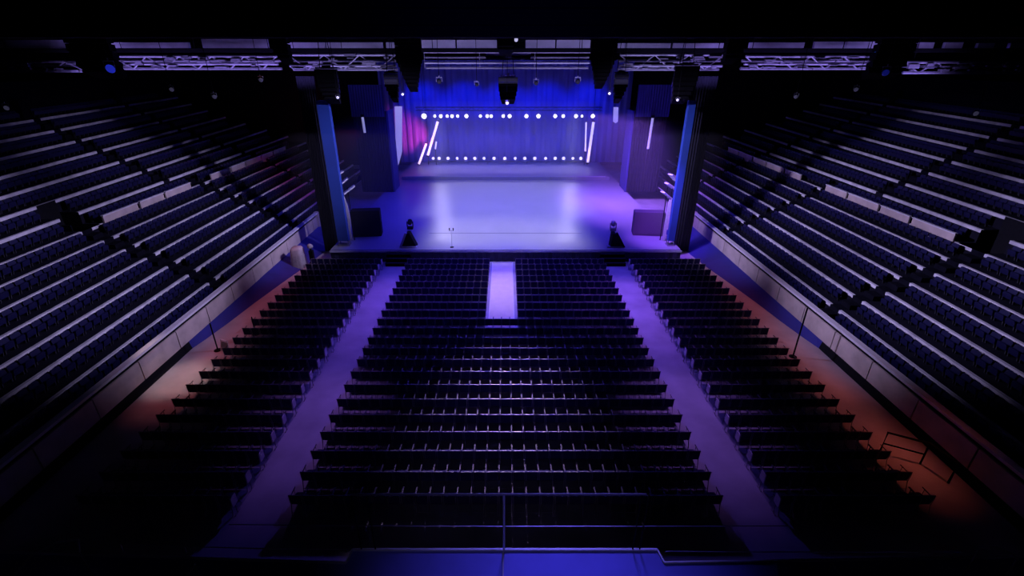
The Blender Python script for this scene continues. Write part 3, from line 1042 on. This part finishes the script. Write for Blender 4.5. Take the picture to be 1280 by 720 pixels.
for lvl, (z, sc) in enumerate(((0, 1.12), (hz * .45, 1.0), (hz * .9, .9), (hz, .72))):
    row = []
    for k in range(28):
        w = 2 * PI * k / 28
        rr = (1 / max(abs(math.cos(w)), abs(math.sin(w)))) ** .7
        fold = 1 + .06 * math.sin(k * 2.7) * (1 - z / (hz + .1))
        row.append((.45 * rr * sc * fold * math.cos(w), .5 * rr * sc * fold * math.sin(w), z))
    ring.append(row)
for row in ring:
    b.v += row
for l in range(3):
    for k in range(28):
        k2 = (k + 1) % 28
        b.f.append((l * 28 + k, l * 28 + k2, (l + 1) * 28 + k2, (l + 1) * 28 + k)); b.m.append(0)
b.f.append(tuple(3 * 28 + k for k in range(28))); b.m.append(0)
b.build('grey_sheet', M['cloth'], t, True)
b = MB(); b.box((0, 0, .03), (.7, .8, .06)); b.build('case_base', M['speaker'], t)

# loose items by the left chair ends
p = atz(281, 439, 0)
t = thing('folded_chair', 'pale folded chair lying at the outer end of a left block row', 'chair', (p.x, p.y, .0))
b = MB(); b.tube([(-.2, 0, .02), (-.1, .1, .7), (.2, .1, .6), (.25, 0, .02)], .03, 6); b.build('side_frame', M['rail'], t)
b = MB(); b.rbox((.03, .08, .35), (.34, .04, .4), .04, 0, Ry(.3)); b.build('seat', M['cloth'], t)

# ------------------------------------------------------------------ balcony edge below the camera
LZ = 9.27
E = lambda px, py: atz(px, py, LZ)
eC0, eC1 = E(441, 688), E(821, 688)
yC = (eC0.y + eC1.y) / 2
eL, eR = E(432.5, 704.5), E(830, 704)
eLL, eRR = E(60, 693), E(1280, 697)
oLL = eL + (eLL - eL) * 2.0; oRR = eR + (eRR - eR) * 2.0
outline = [oLL, eL, Vector((eC0.x, yC, LZ)), Vector((eC1.x, yC, LZ)), eR, oRR]
b = MB()
low = Vector((0, 0, -.35))
n0 = len(outline)
back = [Vector((q.x, 1.6, LZ)) for q in outline]
for i in range(n0 - 1):
    a, e, f, g = outline[i], outline[i + 1], back[i + 1], back[i]
    b.hexa([g + low, f + low, e + low, a + low, g, f, e, a])
struct('ledge', b, M['balcony'], 'blue-topped balcony ledge at the bottom edge of the view', 'ledge')
t = thing('ledge_edging', 'white edging strip along the front of the blue balcony ledge', 'edging', (0, yC, LZ))
b = MB()
for i in range(n0 - 1):
    a, e = outline[i] - t.location, outline[i + 1] - t.location
    bar(b, a + Vector((0, 0, .005)), e + Vector((0, 0, .005)), .024 if i == 2 else .017, .04)
b.build('strip', M['trimw'], t)
b = MB()
bx = E(629, 690).x
bar(b, (bx, -.02, .003), (bx, -1.4, .003), .012, .012)
b.build('thin_strip', M['rail'], t)  # thin pale strip running back across the ledge
# railing in front of the ledge
zt, zm = at(632, 618, yC).z, at(632, 658, yC).z
t = thing('balcony_railing', 'slim metal railing with a central post on the balcony front', 'railing', (0, yC, LZ))
xl, xr = at(438, 618, yC).x, at(808, 618, yC).x
b = MB(); b.tube([(xl, 0, zt - LZ), (xr, 0, zt - LZ)], .012, 8); b.build('top_rail', M['metal'], t)
a, e = at(285, 652, yC).x, at(985, 657, yC).x
b = MB(); b.tube([(a, .0, zm - LZ + .03), (a * .5, 0, zm - LZ + .01), (0, 0, zm - LZ), (e * .5, 0, zm - LZ + .002), (e, 0, zm - LZ + .01)], .005, 6); b.build('mid_rail', M['metal'], t)
xm = at(630, 650, yC).x
b = MB(); b.tube([(xm, 0, 0), (xm, 0, zt - LZ)], .013, 8); b.build('post', M['rail'], t)
for px in (445, 463, 797, 806):
    x = at(px, 650, yC).x
    b = MB(); b.tube([(x, 0, 0), (x, 0, zt - LZ)], .008, 6); b.build('post', M['speaker'], t)
b = MB()
for px in range(451, 800, 18):
    x = at(px, 618, yC).x
    b.box((x, 0, zt - LZ - .012), (.012, .02, .022))
b.build('rail_clip', M['metal'], t)
# outer low rails
for s in (-1, 1):
    W = 'left' if s < 0 else 'right'
    if s < 0: pts = [(432, 686.5), (330, 686), (230, 683), (150, 680)]
    else: pts = [(832, 689), (950, 690), (1070, 690), (1200, 690)]
    Q = [at(x, y, yC + .02) for x, y in pts]
    t = thing('ledge_rail', 'thin dark rail along the %s wing of the balcony ledge' % W, 'rail', (Q[0].x, Q[0].y, LZ), group='thin rails on the balcony wings')
    b = MB(); b.tube([q - t.location for q in Q], .006, 6); b.build('rail_tube', M['metal'], t)
    for q in (Q[0], Q[1], Q[2], Q[3]):
        b = MB(); b.tube([(q.x - t.location.x, 0.0, -.06), (q.x - t.location.x, 0.0, q.z - LZ)], .005, 6); b.build('post', M['metal'], t)
# bent grab rails near the corners
for lab, pts in (('curved blue-lit grab rail at the far left corner of the ledge', [(12, 726), (38, 695), (70, 678), (98, 675), (99, 690)]),
                 ('curved blue-lit grab rail at the far right corner of the ledge', [(1222, 690), (1224, 683), (1245, 683), (1262, 690), (1272, 699)]),
                 ('short slanted grab rail left of the white ledge step', [(232, 724), (243, 706)]),
                 ('short slanted grab rail right of the white ledge step', [(1040, 703), (1053, 724)])):
    Q = [at(x, y, 3.35) for x, y in pts]
    t = thing('grab_rail', lab, 'rail', (Q[0].x, 3.35, LZ), group='grab rails on the balcony ledge')
    b = MB(); b.tube([q - t.location for q in Q], .012, 8); b.build('rail_tube', M['rail'], t, True)
    b = MB()
    for q in (Q[0], Q[-1]):
        b.tube([(q.x - t.location.x, 0, .0), (q.x - t.location.x, 0, max(.03, q.z - LZ))], .008, 6)
    b.build('foot_post', M['metal'], t)

# ------------------------------------------------------------------ haze over the stage
hm = bpy.data.materials.new('stage_haze')
hm.use_nodes = True
nt = hm.node_tree
for n_ in list(nt.nodes):
    if n_.type != 'OUTPUT_MATERIAL': nt.nodes.remove(n_)
vs = nt.nodes.new('ShaderNodeVolumeScatter')
vs.inputs['Color'].default_value = (.9, .9, 1, 1)
vs.inputs['Density'].default_value = .009
vs.inputs['Anisotropy'].default_value = .25
nt.links.new(vs.outputs['Volume'], nt.nodes['Material Output'].inputs['Volume'])
b = MB(); b.box((0, 52.6, 5.4), (31, 36.6, 8.6))
hz_ = tag(b.build('haze', hm), 'thin violet stage haze hanging over the lit deck', 'haze', kind='stuff')


# ------------------------------------------------------------------ lights
def spot(name, loc, target, power, col, angle, blend=.6, size=.3):
    l = bpy.data.lights.new(name, 'SPOT')
    l.energy = power; l.color = col; l.spot_size = math.radians(angle); l.spot_blend = blend; l.shadow_soft_size = size
    o = bpy.data.objects.new(name, l); COL.objects.link(o)
    o.location = loc
    o.rotation_euler = (Vector(target) - Vector(loc)).to_track_quat('-Z', 'Y').to_euler()
    return o


def area(name, loc, target, power, col, sx, sy, spread=180):
    l = bpy.data.lights.new(name, 'AREA')
    l.shape = 'RECTANGLE'; l.size = sx; l.size_y = sy
    l.energy = power; l.color = col; l.spread = math.radians(spread)
    o = bpy.data.objects.new(name, l); COL.objects.link(o)
    o.location = loc
    o.rotation_euler = (Vector(target) - Vector(loc)).to_track_quat('-Z', 'Y').to_euler()
    return o


LAV = (.68, .635, .86)
BLUE = (.06, .07, 1.0)
VIO = (.34, .16, 1.0)
# stage wash
area('wash_front', (0, 40.0, 12.9), (0, 40.0, 0), 500, LAV, 12.4, 8.5, 22)
area('wash_back', (0, 52.0, 12.9), (0, 52.0, 0), 720, LAV, 16.0, 15.0, 22)
for s in (-1, 1):
    o = area('wash_edge', (s * 6.5, 48.0, 12.9), (s * 6.5, 48.0, 0), 110, LAV, 1.0, 21, 12)
    o.rotation_euler = (0, 0, -s * .14)
area('wash_blue', (0, 48, 13.0), (0, 48, 0), 3300, (.03, .02, 1.0), 24, 20, 120)
area('riser_wash', (0, ry + 4.5, 13), (0, ry + 4.5, 0), 560, (.34, .27, 1.0), 22, 6, 24)
for x in (-11, -5.5, 0, 5.5, 11):
    spot('backdrop_wash', (x, BY - 5, 13.2), (x, BY, 7.0), 2300, (.003, .03, 1.0), 85, .8, .4)
    spot('backdrop_violet', (x, BY - 4, rz + .6), (x, BY, 5.0), 380, (.45, .24, 1.0), 100, .9, .3)
spot('magenta_wash', (-9.5, BY - 4, 4.5), (-13.3, BY, 5.2), 5500, (1.0, .05, .20), 60, .9, .3)
spot('right_violet', (8.5, 48, 12.8), (12.8, 52.0, 2), 16000, (.36, .15, 1.0), 80, 1.0, .4)
spot('right_violet', (10.5, 43, 12.9), (12.9, 47.0, 1), 14000, (.36, .14, 1.0), 80, 1.0, .4)
spot('corner_violet', (9.5, 34.3, 13.0), (13.0, 38.0, 1.6), 17000, (.26, .08, 1.0), 34, 1.0, .4)
spot('side_block_blue', (11.5, 36.5, 13.6), (12.0, 31.5, .5), 4200, (.10, .05, 1.0), 52, 1.0, .4)
spot('side_block_blue', (-11.5, 36.5, 13.6), (-12.0, 31.5, .5), 1300, (.06, .04, 1.0), 52, 1.0, .4)
# audience light from the front truss
for x in (-8.4, 8.4):
    spot('aisle_wash', (x * .75, 36.5, 14.0), (x, 27.0, 0), 4800 if x < 0 else 10500, (.36, .13, 1.0), 40, 1.0, .4)
    spot('aisle_far_wash', (x * .95, 30.0, 14.6), (x, 16.8, 0), 4600 if x < 0 else 6500, (.40, .17, 1.0), 22, 1.0, .4)
spot('runner_light', (-.3, 36.0, 14.0), (-.3, 30.0, 0), 4000, (1.0, .70, .62), 30, 1.0, .2)
spot('front_rows_blue', (0, 36.5, 14.2), (0, 29.0, 0), 20000, (.12, .07, 1.0), 84, .9, .5)
spot('middle_rows', (.5, 34.0, 14.4), (0, 16.0, .5), 42000, (.64, .46, 1.0), 25, 1.0, .3)
# stands, pale light from the roof
for s in (-1, 1):
    pw = 30000 if s < 0 else 36000
    spot('stand_wash', (-s * 4, 26.0, 15.6), (s * 20.5, 23.0, 5.2), pw * .9, (.56, .48, 1.0), 36, 1.0, .5)
    spot('stand_wash', (-s * 4, 28.0, 15.6), (s * 20.5, 36.0, 4.8), pw, (.56, .48, 1.0), 38, 1.0, .5)
    area('walkway_warm', (s * 15.8, 24.5 if s > 0 else 26.5, 15.8), (s * 15.8, 24.5 if s > 0 else 26.5, 0), 38 if s > 0 else 32, (1.0, .17, .11) if s > 0 else (1.0, .18, .20), 1.0, 23 if s > 0 else 19, 13)
    for z in (4.0, 8.0):
        spot('tower_blue', (s * 12, 28.0, 13.5), (s * 13.0, 36.6, z), 60, (.006, .06, 1.0), 24, .9, .3)
spot('pale_pool', (-15, 20.0, 15.8), (-16.3, 19.8, 0), 5200, (1.0, .72, .76), 15, 1.0, .2)
spot('stand_magenta', (-8, 34, 12), (-20, 46, 4.2), 2600, (1.0, .10, .45), 22, .8, .2)
# roof steel catching the stage light
area('roof_glow', (0, 36.7, 12.9), (0, 39.2, 15.2), 330, (.44, .38, 1.0), 26, .8, 120)
area('roof_glow_wide', (0, 36.7, 12.9), (0, 39.2, 15.2), 1100, (.36, .26, 1.0), 62, .8, 120)
spot('beam_fill', (0, 8.0, 13.6), (0, 16.5, 15.7), 300, (.03, .03, 1.0), 70, 1.0, .4)  # added spot from the camera side, tints the bulkhead beam blue
# balcony ledge
spot('ledge_blue', (0.9, 9.0, 14.5), (0.65, 3.3, LZ), 2400, (.16, .12, 1.0), 24, 1.0, 1.0)
spot('balcony_fill', (0.6, -1.5, 16.4), (0.3, 3.2, 9.4), 170, (.42, .38, 1.0), 30, 1.0, .4)  # added fill above the camera, brightens the post and edging

# ------------------------------------------------------------------ world and view
w = bpy.data.worlds.new('world'); scene.world = w
w.use_nodes = True
w.node_tree.nodes['Background'].inputs['Color'].default_value = (.01, .01, .03, 1)
w.node_tree.nodes['Background'].inputs['Strength'].default_value = .1
vs_ = scene.view_settings
scene.display_settings.display_device = 'sRGB'
vs_.view_transform = 'Standard'; vs_.look = 'None'; vs_.exposure = 0.0; vs_.gamma = 1.0; vs_.use_curve_mapping = False
scene.cycles.use_denoising = True
scene.cycles.max_bounces = 6
scene.cycles.volume_bounces = 0
scene.cycles.sample_clamp_indirect = 4.0
